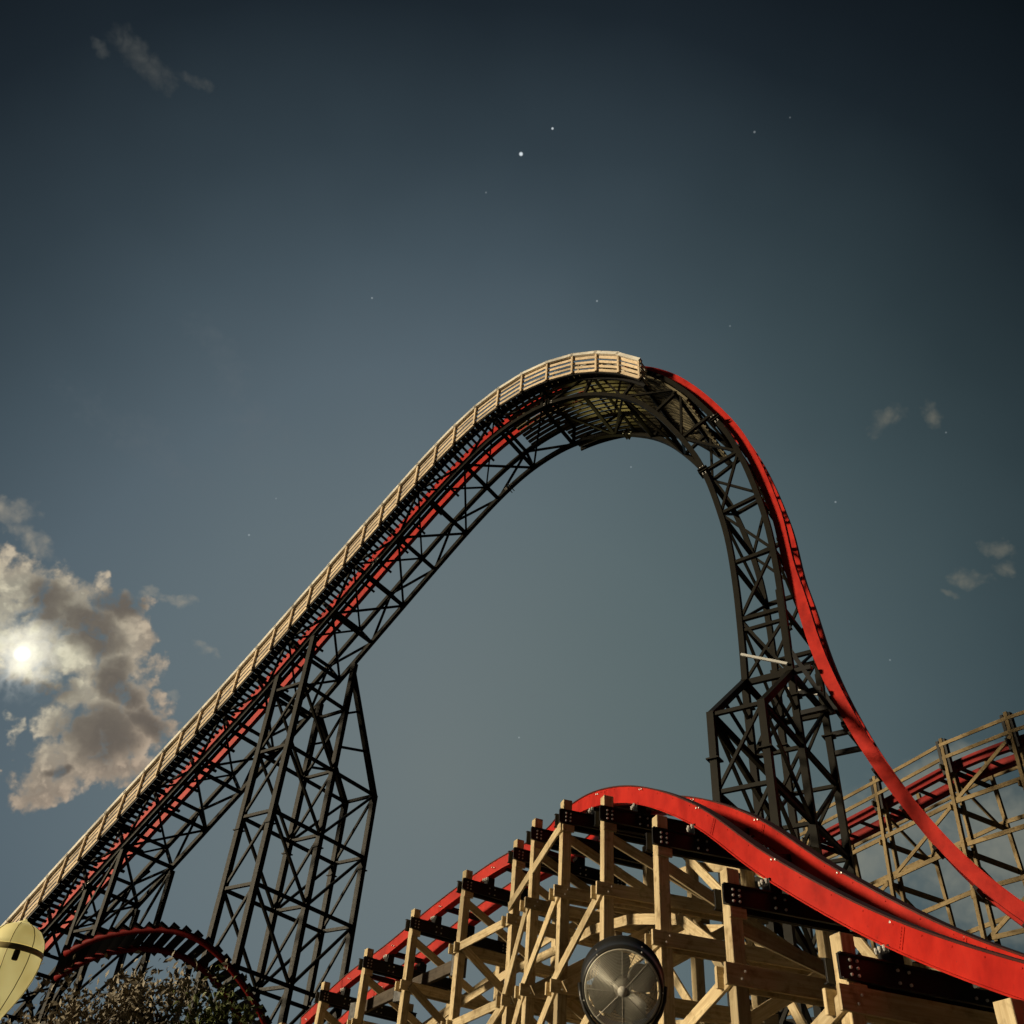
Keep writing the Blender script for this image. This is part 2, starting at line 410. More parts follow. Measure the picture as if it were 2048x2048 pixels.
# ================================================================== the big coaster hill
AZ = radians(37.455)
NB = Vector((sin(AZ), cos(AZ), 0)); TS = Vector((cos(AZ), -sin(AZ), 0)); ZZ = Vector((0, 0, 1))
H = 34.79; WD = 4.0
def P3(s, n, z): return TS * s + NB * n + ZZ * z
Mpts = [(-78, 3.2), (-70, 10.2), (-62.0, 17.3), (-57.2, 21.5), (-52.4, 25.6), (-46.6, 30.6), (-41.3, 35.6), (-36.0, 40.6), (-32.8, 43.5), (-29.8, 45.75), (-27.4, 46.85), (-24.8, 47.25),
        (-22.0, 46.7), (-19.6, 45.4), (-18.0, 44.0), (-16.7, 42.2), (-15.6, 40.2), (-14.55, 37.9), (-13.9, 35.7), (-13.45, 33.5), (-13.12, 31.2), (-12.98, 28.4), (-12.98, 25.4), (-13.03, 23.2)]
MC = [Vector((p.x, p.y)) for p in catmull([Vector((a, b, 0)) for a, b in Mpts], .55)]
def tang(C, i):
    d = C[min(i + 1, len(C) - 1)] - C[max(i - 1, 0)]; return d.normalized()
MN = []
for i in range(len(MC)):
    t = tang(MC, i); MN.append(Vector((-t.y, t.x)))
def off(i, k): return MC[i] + MN[i] * k
DQ = 2.05
QC = [off(i, DQ) for i in range(len(MC))]
def sweep2(curve, normals, n0, n1, u0, u1):
    """rectangular bar following an (s,z) curve, from cross position n0..n1 and normal offset u0..u1"""
    R = []
    for p, nn_ in zip(curve, normals):
        a = p + nn_ * u0; b = p + nn_ * u1
        R.append([P3(a.x, n0, a.y), P3(a.x, n1, a.y), P3(b.x, n1, b.y), P3(b.x, n0, b.y)])
    return MB().ring_sweep(R)
truss = thing('steel_truss', 'black steel box truss rising along the lift slope and bending over into the steep drop', 'coaster truss', P3(-46, H, 0))
CW = .135
for nn_ in (H, H + WD):
    sweep2(MC, MN, nn_ - CW, nn_ + CW, -CW, CW).build('chord', BLACK, truss, smooth=False)
    sweep2(MC, MN, nn_ - CW, nn_ + CW, DQ - CW, DQ + CW).build('chord', BLACK, truss)
# panel nodes
acc = [0]
for a, b in zip(MC, MC[1:]): acc.append(acc[-1] + (b - a).length)
i38 = min(range(len(MC)), key=lambda i: (MC[i] - Vector((-38.4, 38.1))).length)
nodes = []
k = -int(acc[i38] // 3.3)
while True:
    d = acc[i38] + k * 3.3; k += 1
    if d > acc[-1] + .1: break
    i = min(range(len(acc)), key=lambda i: abs(acc[i] - d))
    nodes.append(i)
def m3(i, n): return P3(MC[i].x, n, MC[i].y)
def q3(i, n): return P3(QC[i].x, n, QC[i].y)
def strut(p, q, w, name, par, mat=BLACK, h=None, up=(0, 0, 1)):
    return MB().box(p, q, w, h or w, up).build(name, mat, par)
N0, N1 = H, H + WD
for j, i in enumerate(nodes):
    strut(m3(i, N0), m3(i, N1), .20, 'cross_strut', truss)
    strut(q3(i, N0), q3(i, N1), .18, 'cross_strut', truss)
    for n in (N0, N1): strut(m3(i, n), q3(i, n), .18, 'web_post', truss)
    if j + 1 < len(nodes):
        i2 = nodes[j + 1]
        for n in (N0, N1):
            if j % 2: strut(m3(i, n), q3(i2, n), .13, 'web_diagonal', truss)
            else: strut(q3(i, n), m3(i2, n), .13, 'web_diagonal', truss)
        if j % 2: strut(m3(i, N0), m3(i2, N1), .13, 'cross_diagonal', truss)
        else: strut(m3(i, N1), m3(i2, N0), .13, 'cross_diagonal', truss)
        # far lower chord up to the far top chord, mid brace over the panel
        strut(q3(i, N1 if j % 2 else N0), q3(i2, N0 if j % 2 else N1), .11, 'top_diagonal', truss)
# bolted chord splices
for (cv, i_s, n) in [(MC, (-24.2, -14.0, -37.5, -58), N0), (QC, (-24.0, -15.0, -39), N0), (MC, (-20.5, -30), N1)]:
    for s_ in i_s:
        i = min(range(len(MC)), key=lambda i: abs(MC[i].x - s_) + (0 if MC[i].y > 15 else 99))
        t = tang(MC, i)
        c = cv[i]
        f1 = MB()
        for k in (-1, 1):
            a = c + t * (.10 * k)
            f1.box(P3(a.x, n - .27, a.y), P3(a.x, n + .27, a.y), .06, .54, P3(MN[i].x, 0, MN[i].y))
        fo = f1.build('splice_flange', BLACK, truss)
        scatter('bolt', [(.034, 0), (.034, .04), (.018, .05)], -NB, [P3(b_.x, n - .14, b_.y) for b_ in [c + t * (.24 * k + .12 * w_) + MN[i] * u for k in (-1, 1) for w_ in (-.3, .5) for u in (-.08, .08)]], ZINC, fo)
# added pale bar near the lift foot, painting a brightly lit truss member
strut(at(255, 1629, 66.5), at(203, 1738, 66.5), .14, 'truss_highlight', truss, WHITE)

# --- red track of the big hill
track = thing('red_track', 'tall red track running up the lift, over the high crest and down the steep drop', 'coaster track', P3(-46, H + 2, 0))
Rpts = [tuple(off(i, 2.5)) for i in range(0, len(MC)) if MC[i].y > 30.8 or MC[i].x < -25][::3]
Rpts += [(-10.5, 29.1), (-10.22, 27.1), (-9.95, 24.8), (-9.62, 23.0), (-9.15, 21.2), (-8.6, 19.5), (-7.95, 17.9), (-7.2, 16.3), (-6.35, 14.8), (-5.45, 13.55), (-4.4, 12.4), (-3, 11.15), (-1, 9.8), (1.5, 8.5), (5, 7.4), (9, 6.9)]
RC = [Vector((p.x, p.y)) for p in catmull([Vector((a, b, 0)) for a, b in Rpts], .6)]
RN = [Vector((-tang(RC, i).y, tang(RC, i).x)) for i in range(len(RC))]
def lat(x):     # the track sits a little nearer to the viewer once it has passed the crest
    f_ = min(1, max(0, (x + 28) / 12)); f_ = f_ * f_ * (3 - 2 * f_)
    return H + 1.3 * (1 - f_) + .5 * f_
def sweep_lat(n0, n1, u0, u1):
    R = []
    for p, nn_ in zip(RC, RN):
        a = p + nn_ * u0; b = p + nn_ * u1; n = lat(p.x)
        R.append([P3(a.x, n + n0, a.y), P3(a.x, n + n1, a.y), P3(b.x, n + n1, b.y), P3(b.x, n + n0, b.y)])
    return MB().ring_sweep(R)
for n in (0, 1.25):
    r_ = sweep_lat(n - .15, n + .15, -.24, .24).build('rail', RED, track)
    sweep_lat(n - .17, n + .17, .243, .275).build('running_plate', RED, r_)
lt = 0; kk = 0
for i in range(1, len(RC) - 1):
    lt += (RC[i] - RC[i - 1]).length
    if lt > 1.55:
        lt = 0
        p = RC[i] - RN[i] * .28
        n = lat(RC[i].x)
        MB().box(P3(p.x, n + .1, p.y), P3(p.x, n + (1.6 if p.x < -22 else 1.1), p.y), .16, .14, P3(RN[i].x, 0, RN[i].y)).build('tie', BLACK2, track)
# chain trough up the lift between the rails
i_c = max(i for i in range(len(RC)) if RC[i].x < -27)
sweep2(RC[:i_c], RN[:i_c], H + 1.9, H + 2.1, -.2, -.05).build('chain_trough', BLACK2, track)

# --- timber service walkway on the near side
walk = thing('service_walkway', 'pale timber railed walkway along the top of the lift slope, ending at the high crest', 'walkway', P3(-46, H - 1, 0))
iw1 = max(i for i in range(len(MC)) if MC[i].x < -17.6)
iw0 = 0
WC = MC[iw0:iw1 + 1]; WN = MN[iw0:iw1 + 1]
NO, NI = H - 1.15, H - .62
FU = 1.02
sweep2(WC, WN, NO - .05, NO + .05, FU - .24, FU).build('stringer', BLACK2, walk)
sweep2(WC, WN, NI - .05, NI + .05, FU - .24, FU).build('stringer', BLACK2, walk)
tr = MB(); sleepers = []
for i in range(len(WC)):
    pass
L = [0]
for a, b in zip(WC, WC[1:]): L.append(L[-1] + (b - a).length)
d = 0; j = 0
while d < L[-1]:
    while L[j + 1] < d: j += 1
    t_ = (d - L[j]) / (L[j + 1] - L[j]); c = WC[j].lerp(WC[j + 1], t_) + WN[j] * (FU - .03)
    tg = (WC[j + 1] - WC[j]).normalized()
    flat = 1.0 if abs(tg.y) < .25 else .0
    upv = P3(WN[j].x, 0, WN[j].y)
    tr.box(P3(c.x, NO + .05, c.y), P3(c.x, NI - .05, c.y), .36, .05, upv)
    # sleeper ends beyond the walkway, showing as rungs
    c2 = WC[j].lerp(WC[j + 1], t_) + WN[j] * 2.05
    sleepers.append((P3(c2.x, H - .1, c2.y), P3(c2.x, H + .82, c2.y), upv))
    d += .40
tr.build('stair_treads', BLACK2, walk)
for a_, b_, u_ in sleepers[-100:]: MB().box(a_, b_, .18, .10, u_).build('sleeper_end', BLACK2, walk)
low = MB()
for a_, b_, u_ in sleepers[:-100]: low.box(a_, b_, .18, .10, u_)
low.build('lower_sleeper_ends', BLACK2, walk)['kind'] = 'stuff'
# railing
HR = 1.5
def wat(d):
    j = 0
    while j < len(L) - 2 and L[j + 1] < d: j += 1
    t_ = (d - L[j]) / (L[j + 1] - L[j]); return WC[j].lerp(WC[j + 1], t_) + WN[j] * (FU - .10)
bay = 1.8; nb = int(L[-1] // bay)
d0 = L[-1] - nb * bay
stations = [wat(d0 + k * bay) for k in range(nb + 1)]
rails = [MB() for _ in range(4)]; inner = MB(); capb = MB()
for k, c in enumerate(stations):
    MB().box(P3(c.x, NO - .16, c.y - .1), P3(c.x, NO - .16, c.y + HR), .15, .12, TS).build('railing_post', WALKW, walk)
    if k + 1 < len(stations):
        e_ = stations[k + 1]
        for q_, (r_, (hz, hh)) in enumerate(zip(rails, ((.10, .20), (.50, .19), (.92, .19), (1.34, .22)))):
            jt = random.uniform(-.02, .02)
            r_.box(P3(c.x, NO - .07, c.y + hz + jt), P3(e_.x, NO - .07, e_.y + hz + jt), .05, hh, ZZ, .01)
        jt = random.uniform(-.03, .03)
        capb.box(P3(c.x, NO - .12, c.y + HR + .12 + jt), P3(e_.x, NO - .12, e_.y + HR + .12 + jt), .30, .22, ZZ, .12)
        if k > nb - 5:
            MB().box(P3(c.x, NI + .1, c.y), P3(c.x, NI + .1, c.y + HR), .10, .10, TS).build('inner_post', WALKW, walk)
            for hz in (.8, HR): inner.box(P3(c.x, NI + .15, c.y + hz), P3(e_.x, NI + .15, e_.y + hz), .05, .2, ZZ, .03)
for r_ in rails: r_.build('guard_board', WALKW, walk)
capb.build('cap_board', CAPW, walk); inner.build('inner_guard', CAPW, walk)
c = stations[-1]
eb = MB()
for hz in (.14, .56, .98, 1.38): eb.box(P3(c.x + .1, NO - .18, c.y + hz), P3(c.x + .1, NI + .15, c.y + hz), .05, .2)
eb.build('end_guard', WALKW, walk)

# --- plank deck under the crest
deck = thing('crest_platform', 'slatted maintenance platform seen from below under the crest of the arch', 'platform', P3(-23, H + 4, 47))
ia = min(range(len(MC)), key=lambda i: abs(MC[i].x + 27.6)); ib = max(i for i in range(len(MC)) if MC[i].x < -16.2)
pk = MB()
for k in range(17):
    n = H - .1 + k * .36
    R = []
    for i in range(ia if k < 11 else ia + 4, ib + 1):
        a = off(i, DQ - .34); b = off(i, DQ - .22)
        R.append([P3(a.x, n, a.y), P3(a.x, n + .22, a.y), P3(b.x, n + .22, b.y), P3(b.x, n, b.y)])
    pk.ring_sweep(R)
pk.build('plank_deck', material('deck_timber', (.19, .165, .10), .7, 0, .2, 'wood', col2=(.10, .085, .055)), deck)
for i in [i for i in nodes if ia < i < ib]:
    a = off(i, DQ - .42)
    MB().box(P3(a.x, H - .2, a.y), P3(a.x, H + (6.0 if i > ia + 7 else 4.2), a.y), .14, .18, P3(MN[i].x, 0, MN[i].y)).build('joist', BLACK, deck)
a0 = [off(i, DQ - .3) for i in range(ia, ib + 1)]
sweep2(MC[ia + 4:ib + 1], MN[ia + 4:ib + 1], H + 6.0, H + 6.12, DQ - .55, DQ - .2).build('edge_beam', BLACK, deck)

# --- support towers
def tower(label, cols, rows, levels, ztop, outr, name='support_tower', f=1.0):
    """cols: cross positions, rows: s positions; ztop[(c,r)]: height of each leg; outr: (col index, attach col, attach z per row)"""
    t = thing(name, label, 'support tower', P3(sum(rows) / 2, cols[1], 0))
    for c in range(3):
        for r in range(2):
            zt = ztop[(c, r)]
            MB().box(P3(rows[r], cols[c], 0), P3(rows[r], cols[c], zt), .34 * f, .34 * f, NB).build('leg', BLACK, t)
            pl = MB()
            pl.box(P3(rows[r], cols[c], 22.0 if zt > 22.2 else zt - 2), P3(rows[r], cols[c], 22.06 if zt > 22.2 else zt - 1.94), .5, .5, NB)
            pl.build('splice_plate', BLACK, t)
    oc, ac, za = outr
    for r in range(2):
        MB().box(P3(rows[r], cols[oc], ztop[(oc, r)] - .1), P3(rows[r], cols[ac], za[r]), .32 * f, .32 * f, TS).build('raking_leg', BLACK, t)
        # ties of the raking leg back to the tower
        for fz in (.35, .68):
            zz = ztop[(oc, r)] * (1 - fz) + za[r] * fz; cc = cols[oc] * (1 - fz) + cols[ac] * fz
            MB().box(P3(rows[r], cc, zz), P3(rows[r], cols[ac], zz - .8), .14 * f, .14 * f).build('strut', BLACK, t)
    for k, z in enumerate(levels):
        for c in range(3):
            if z <= max(ztop[(c, 0)], ztop[(c, 1)]) + .1:
                MB().box(P3(rows[0], cols[c], z), P3(rows[1], cols[c], z), .18 * f, .18 * f).build('strut', BLACK, t)
        for r in range(2):
            for c in range(2):
                if z <= min(ztop[(c, r)], ztop[(c + 1, r)]) + .1:
                    MB().box(P3(rows[r], cols[c], z), P3(rows[r], cols[c + 1], z), .18 * f, .18 * f).build('strut', BLACK, t)
        if k + 1 < len(levels):
            z2 = levels[k + 1]      # next lower
            for c in range(3):
                if z <= max(ztop[(c, 0)], ztop[(c, 1)]) + .1:
                    MB().box(P3(rows[0], cols[c], z2), P3(rows[1], cols[c], z), .14 * f, .14 * f).build('diagonal_brace', BLACK, t)
            for r in range(2):
                for c in range(2):
                    if z <= min(ztop[(c, r)], ztop[(c + 1, r)]) + .1:
                        if c == 0: a, b = (cols[0], z), (cols[1], z2)
                        else: a, b = (cols[1], z2), (cols[2], z)
                        MB().box(P3(rows[r], a[0], a[1]), P3(rows[r], b[0], b[1]), .15 * f, .15 * f).build('diagonal_brace', BLACK, t)
    return t
lev = [31.2, 26.9, 22.8, 18.65, 14.4, 10.1, 5.6, 1.2]
tl = tower('tall six-legged black lattice tower under the middle of the lift slope at the left', [H, H + 4, H + 8], [-44.6, -42.05], lev,
      {(0, 0): 32.3, (0, 1): 34.6, (1, 0): 32.3, (1, 1): 34.7, (2, 0): 26.9, (2, 1): 26.9}, (2, 1, (31.6, 34.0)))
tr_ = tower('black lattice tower with a stepped shoulder holding up the steep drop at the right', [H - 4, H, H + 4], [-13.05, -10.97], [25.9, 23.3, 19.75, 16.6, 13.3, 9.9, 6.4, 2.6],
      {(0, 0): 19.85, (0, 1): 19.85, (1, 0): 23.4, (1, 1): 27.5, (2, 0): 26, (2, 1): 25.2}, (0, 1, (23.3, 23.2)), f=.84)
# brackets from the right tower out to the track, and more braces
for n in (H, H + 4):
    for z in (23.2, 22.1, 21.2):
        sx = min((p.x for p in RC if abs(p.y - z) < .5 and p.x > -14), default=-9.6) - .42
        MB().box(P3(-11, n, z), P3(sx, n, z), .2, .2).build('track_bracket', BLACK2, tr_)
    MB().box(P3(-11, n, 24.6), P3(-9.5, n, 20.9), .18, .18).build('track_bracket', BLACK2, tr_)
    for z in (29.5, 27.4, 25.3):
        sx = min((p.x for p in RC if abs(p.y - z) < .5 and p.x > -14), default=-10.2) - .62
        MB().box(P3(-11, n, z), P3(sx, n, z + .1), .16, .16).build('track_bracket', BLACK2, tr_)
MB().box(P3(-9.45, H + 1.0, 20.9), P3(-9.45, H + 3.0, 20.9), .2, .2).build('track_bracket', BLACK2, tr_)
for (za, zb) in ((23.3, 19.75), (19.75, 16.6), (16.6, 13.3), (13.3, 9.9)):
    MB().box(P3(-13.05, H, za), P3(-10.97, H + 4, zb), .2, .2).build('cross_brace', BLACK, tr_)
    MB().box(P3(-13.05, H - 4, min(za, 19.8)), P3(-10.97, H, zb - 3), .2, .2).build('cross_brace', BLACK, tr_)
strut(P3(-13.0, H - .25, 24.55), P3(-11.0, H - .25, 23.5), .11, 'strut_highlight', tr_, WHITE)  # this bar and the next paint the bright highlight on lit tower struts
strut(P3(-12.9, H + 3.8, 25.0), P3(-11.1, H + 3.8, 24.1), .11, 'strut_highlight', tr_, WHITE)
# low supports of the lift foot
for s_, zt in ((-58, 20.4), (-66, 13.4), (-73, 7.2)):
    t = thing('lift_foot_support', {-58: 'short black lattice support under the lower lift, just right of the lamp', -66: 'black lattice support under the lift foot, beside the street lamp', -73: 'lowest black lattice support where the lift begins, behind the lamp'}[s_], 'support tower', P3(s_, H + 2, 0), 'supports under the lift foot')
    for n in (H, H + 4):
        for ds in (0, 2.5):
            MB().box(P3(s_ + ds, n, 0), P3(s_ + ds, n, zt + ds * .88), .3, .3, NB).build('leg', BLACK, t)
        for k in range(4):
            z = zt * (k + .5) / 4
            MB().box(P3(s_, n, z), P3(s_ + 2.5, n, z), .16, .16).build('strut', BLACK, t)
            MB().box(P3(s_, n, z), P3(s_ + 2.5, n, z + zt / 4), .14, .14).build('diagonal_brace', BLACK, t)
    for ds in (0, 2.5):
        for k in range(4):
            z = zt * (k + .5) / 4
            MB().box(P3(s_ + ds, H, z), P3(s_ + ds, H + 4, z), .16, .16).build('strut', BLACK, t)
            MB().box(P3(s_ + ds, H, z), P3(s_ + ds, H + 4, z + zt / 4), .14, .14).build('diagonal_brace', BLACK, t)

# ================================================================== the timber hump in front
ptop = [(652.5, 1965), (739, 1898.5), (832.6, 1820), (936, 1742.5), (1038, 1681.5), (1075, 1640), (1133, 1603), (1214, 1595), (1319, 1635), (1458, 1741), (1682, 1870), (2020, 2003)]
pdep = [27.5, 26.8, 25.9, 24.8, 23.6, 22.0, 20.2, 18.3, 16.0, 13.7, 11.3, 8.0]
tops = [at(x, y, d) for (x, y), d in zip(ptop, pdep)]
paz = [56, 57, 58, 60, 65, 71, 75, 76, 76, 75, 72, 70]
tops = [tops[0] + (tops[0] - tops[1]) * 1.0 + Vector((0, 0, -.25))] + tops + [tops[-1] + (tops[-1] - tops[-2]) * 1.0 + Vector((0, 0, .25))]
paz = [56] + paz + [69]
lab = ['wooden bent at the far left foot of the red hump, mostly below the picture',
       'first wooden bent from the left of the red hump, low beside the lattice tower',
       'second wooden bent from the left under the red hump, behind the slanting grey ledger',
       'wooden bent third from the left, its black beam above the grey ledger end',
       'wooden bent fourth from the left, tall post beside the first bright diagonal board',
       'wooden bent fifth from the left, its black beam just below the hump crest',
       'wooden bent sixth from the left, black beam crossing the sky under the hump',
       'wooden bent left of the crest, its post top touching the red rail',
       'wooden bent at the crest of the red hump, above the round fan',
       'wooden bent right of the fan, with a thick pale post and long girts',
       'wooden bent under the falling red rail, with a broad black beam and heavy near post',
       'wooden bent low at the right, stubby block on its black beam under white bolts',
       'wooden bent in the bottom right corner, only its post top showing',
       'nearest wooden bent of the red hump, beyond the bottom right corner']
cdir = [Vector((sin(radians(a)), cos(radians(a)), 0)) for a in paz]
ddir = [Vector((cos(radians(a)), -sin(radians(a)), 0)) for a in paz]
LB = 2.9; PW = .20
bents = []
FIRST = {8: 1.8, 9: 2.0, 10: 1.45, 11: .74, 12: .78, 13: .78}
def lv(i):
    f_ = FIRST.get(i, 1.95)
    return [tops[i].z - q_ for q_ in (.66, f_, f_ + 1.75, f_ + 3.5, f_ + 5.3, f_ + 7.2) if tops[i].z - q_ > .3]
for i, P in enumerate(tops):
    c, dv = cdir[i], ddir[i]
    b = thing('trestle_bent', lab[i], 'wooden bent', (P.x, P.y, 0), 'wooden bents under the red hump')
    bents.append(b)
    far = P + c * LB
    for n_, pp in (('post', P), ('post', far)):
        MB().box((pp.x, pp.y, 0), (pp.x, pp.y, P.z if pp is P else P.z - .02), PW, PW, c).build(n_, WOOD, b, bevel=.012)
    zb = P.z - .22
    bm_ = MB()
    for sgn in (1, -1):
        o_ = dv * (sgn * (PW / 2 + .022))
        bm_.box(P + o_ - c * .20 + ZZ * (-.40), far + o_ + c * .2 + ZZ * (-.40), .036, .28)
        # channel flanges
        for e_ in (-.265, -.535):
            bm_.box(P + dv * (sgn * (PW / 2 + .062)) - c * .20 + ZZ * e_, far + dv * (sgn * (PW / 2 + .062)) + c * .2 + ZZ * e_, .045, .022)
    bo = bm_.build('cross_beam', BLACK2, b, bevel=.004)
    bolt_at = []
    for dx in (-.05, .05):
        for dz in (-.32, -.40, -.48):
            for q_ in (P, far): bolt_at.append(q_ + c * dx + dv * (PW / 2 + .04) + ZZ * dz)
    for mid in (.62, .78, 1.72, 1.88):
        for dz in (-.33, -.47): bolt_at.append(P + c * mid + dv * (PW / 2 + .04) + ZZ * dz)
    scatter('bolt', [(.019, 0), (.019, .02), (.009, .024)], dv, bolt_at, ZINC, bo)
    for o_c in (.68, 1.78):
        MB().box(P + c * o_c - ZZ * .27, P + c * o_c - ZZ * .03, .22, .20, c).build('rail_chair', BLACK2, b, bevel=.01)
    # post cap block just under the beam
    MB().box(P - c * .12 + dv * (PW / 2 + .03) + ZZ * (-.635), P + c * .14 + dv * (PW / 2 + .03) + ZZ * (-.635), .05, .14).build('cleat', WOOD, b, bevel=.006)
    Ls = lv(i)
    for k, z in enumerate(Ls):
        if k == 0: continue
        for sgn in ((1, -1)):
            o_ = dv * (sgn * (PW / 2 + .032))
            a_ = Vector((P.x, P.y, z)) + o_ - c * .26; e_ = Vector((far.x, far.y, z)) + o_ + c * .26
            MB().box(a_, e_, .06, .23 if i < 10 else .28).build('girt', WOOD, b, bevel=.006)
        # bolts at the girt
        scatter('bolt', [(.016, 0), (.016, .015), (.008, .018)], dv, [Vector((q_.x, q_.y, z + dz)) + dv * (PW / 2 + .063) + c * (.03 if dz > 0 else -.03) for q_ in (P, far) for dz in (-.05, .05)], ZINC, b)
    for k in range(len(Ls) - 1):
        sgn = 1 if k % 2 else -1
        o_ = dv * (sgn * (PW / 2 + .09))
        za, zb_ = (Ls[k], Ls[k + 1]) if (k % 2 == 0 or i < 5) else (Ls[k + 1], Ls[k])
        MB().box(Vector((P.x, P.y, za)) + o_, Vector((far.x, far.y, zb_)) + o_, .05, .20).build('diagonal_board', WOOD, b, bevel=.005)
    # lengthwise boards to the next bent
    if i + 1 < len(tops):
        P2 = tops[i + 1]; c2 = cdir[i + 1]; L2 = lv(i + 1); far2 = P2 + c2 * LB
        no = -(PW / 2 + .028)
        def nearboard(za, Pb, cb, zb_, ext=.12, nm='sloping_board'):
            MB().box(Vector((P.x, P.y, za)) + c * no, Vector((Pb.x, Pb.y, zb_)) + cb * no, .20, .05, c, ext).build(nm, WOOD, b, bevel=.005)
        if i in (4, 1) and i == 4:
            for k in (1, 2): nearboard(Ls[k], P2, c2, L2[k], nm='ledger_board')
        if i == 5:      # long board up to the bent after next
            nearboard(Ls[1] + .35, tops[i + 2], cdir[i + 2], lv(i + 2)[0] + .05)
        if i >= 4:
            for k in range(1, min(len(Ls) - 1, len(L2))):
                if i == 4 and k < 2: continue
                nearboard(Ls[k + 1] + .15, P2, c2, L2[k] - .02)
        elif i in (2, 3):
            nearboard(Ls[2], P2, c2, L2[2], nm='ledger_board')
        # far side: ledgers, and boards sloping the other way
        for k in range(0, min(len(Ls), len(L2)) - 1):
            fo = PW / 2 + .03
            MB().box(Vector((far.x, far.y, Ls[k] - .2)) + c * fo, Vector((far2.x, far2.y, L2[k] - .2)) + c2 * fo, .19, .05, c, .1).build('ledger_board', WOOD, b, bevel=.005)
            if k % 2 == 1 or i % 2: MB().box(Vector((far.x, far.y, Ls[k])) - c * fo, Vector((far2.x, far2.y, L2[k + 1])) - c2 * fo, .19, .05, c, .1).build('sloping_board', WOOD, b, bevel=.005)
            if k % 2 == 0 and i < 9:
                m1, m2 = P + c * 1.45, P2 + c2 * 1.45
                MB().box(Vector((m1.x, m1.y, Ls[k + 1] - .25)), Vector((m2.x, m2.y, L2[k + 1] - .25)), .05, .2, ZZ, .1).build('ledger_board', WOOD, b, bevel=.005)
# the grey ledger at the left with its black joint boxes
lg = thing('grey_ledger', 'slanting grey timber ledger with black joint boxes, fixed across the left bents', 'ledger', (0, 26, 0))
g1, g2 = at(713, 2022, 26.3), at(918, 1928, 24.35)
MB().box(g1, g2, .12, .30, ZZ, .1).build('beam', WOODG, lg, bevel=.01)
for p_ in (g1, g1.lerp(g2, .46), g2):
    MB().box(p_ - ZZ * .32, p_ + ZZ * .2, .30, .30, TS).build('joint_box', BLACK2, lg, bevel=.02)

# --- red track over the hump
hump = thing('red_hump_track', 'bright red track over the timber hump in the foreground, sweeping down to the right', 'coaster track', (tops[8].x, tops[8].y, 0))
def hump_curve(o_c, dz):
    return catmull([P + c * o_c + ZZ * (-.02 + dz) for P, c in zip(tops, cdir)], .22)
side_c = None
def rail3(o_c, w, u0, u1, z0=0.0):
    A = hump_curve(o_c, z0); R = []
    n = len(A)
    for i in range(n):
        t = (A[min(i + 1, n - 1)] - A[max(i - 1, 0)]).normalized()
        f_ = i / (n - 1) * (len(cdir) - 1); k = min(int(f_), len(cdir) - 2)
        c = cdir[k].lerp(cdir[k + 1], f_ - k); sd_ = (c - c.dot(t) * t).normalized(); u = sd_.cross(t).normalized()
        if u.z < 0: u = -u
        R.append([A[i] + sd_ * (-w / 2) + u * u0, A[i] + sd_ * (w / 2) + u * u0, A[i] + sd_ * (w / 2) + u * u1, A[i] + sd_ * (-w / 2) + u * u1])
    return R
NRO, FRO = .68, 1.78
for o_c in (NRO, FRO):
    R = rail3(o_c, .15, .022, .325)
    ro = MB().ring_sweep(R).build('rail', RED, hump)
    MB().ring_sweep(rail3(o_c, .21, .0, .02)).build('bottom_flange', RED, ro)
    MB().ring_sweep(rail3(o_c, .19, .327, .350)).build('running_plate', RAILTOP, ro)
    # bolts along the outer and inner faces, seams and splice plates
    bl = MB()
    for j in range(2, len(R) - 2, 3):
        r0 = R[j]; sd_ = (Vector(r0[1]) - Vector(r0[0])).normalized(); u = (Vector(r0[3]) - Vector(r0[0])).normalized()
        for (bb, sg) in ((r0[0], -1), (r0[1], 1)):
            bl.lathe(Vector(bb) + u * .26, sd_ * sg, [(.010, -.002), (.010, .010), (.004, .012)], 6)
    for j in range(9, len(R) - 4, 21):
        for (bi, ti, sg) in ((0, 3, -1), (1, 2, 1)):
            a_ = Vector(R[j][bi]); b_ = Vector(R[j][ti]); sd_ = (Vector(R[j][1]) - Vector(R[j][0])).normalized()
            MB().box(a_.lerp(b_, .08) + sd_ * (sg * .005), a_.lerp(b_, .93) + sd_ * (sg * .005), .10, .010, sd_).build('splice_plate', RED, ro)
            for q_ in range(7):
                bl.lathe(a_.lerp(b_, .14 + q_ * .12) + sd_ * (sg * .010), sd_ * sg, [(.011, -.002), (.011, .010), (.004, .012)], 6)
    bo_ = bl.build('bolts', RED, ro); bo_['kind'] = 'stuff'
    for P, c, dv in zip(tops, cdir, ddir):
        b0 = P + c * (o_c - .115) - ZZ * .05
        scatter('white_bolt', [(.024, .02), (.024, -.015), (.015, -.03), (.014, -.05)], ZZ, [b0 + dv * (-.12 + .08 * q_) + c * random.uniform(-.015, .015) for q_ in range(3)], ZINC, ro)
        b1 = P + c * (o_c - .078) + ZZ * .20 + dv * .2
        scatter('white_bolt', [(.018, -.01), (.018, .014), (.009, .018)], -c, [b1, b1 + dv * .1 + ZZ * -.03], ZINC, ro)
An, Af = hump_curve(NRO, .12), hump_curve(FRO, .12)
d = 0; last = 0
for j in range(2, min(len(An), len(Af)) - 1):
    d += (An[j] - An[j - 1]).length
    if d - last > 1.15:
        last = d
        jf = int(j / len(An) * len(Af))
        MB().box(An[j] - ZZ * .08, Af[jf] - ZZ * .08, .14, .12).build('tie', BLACK2, hump)

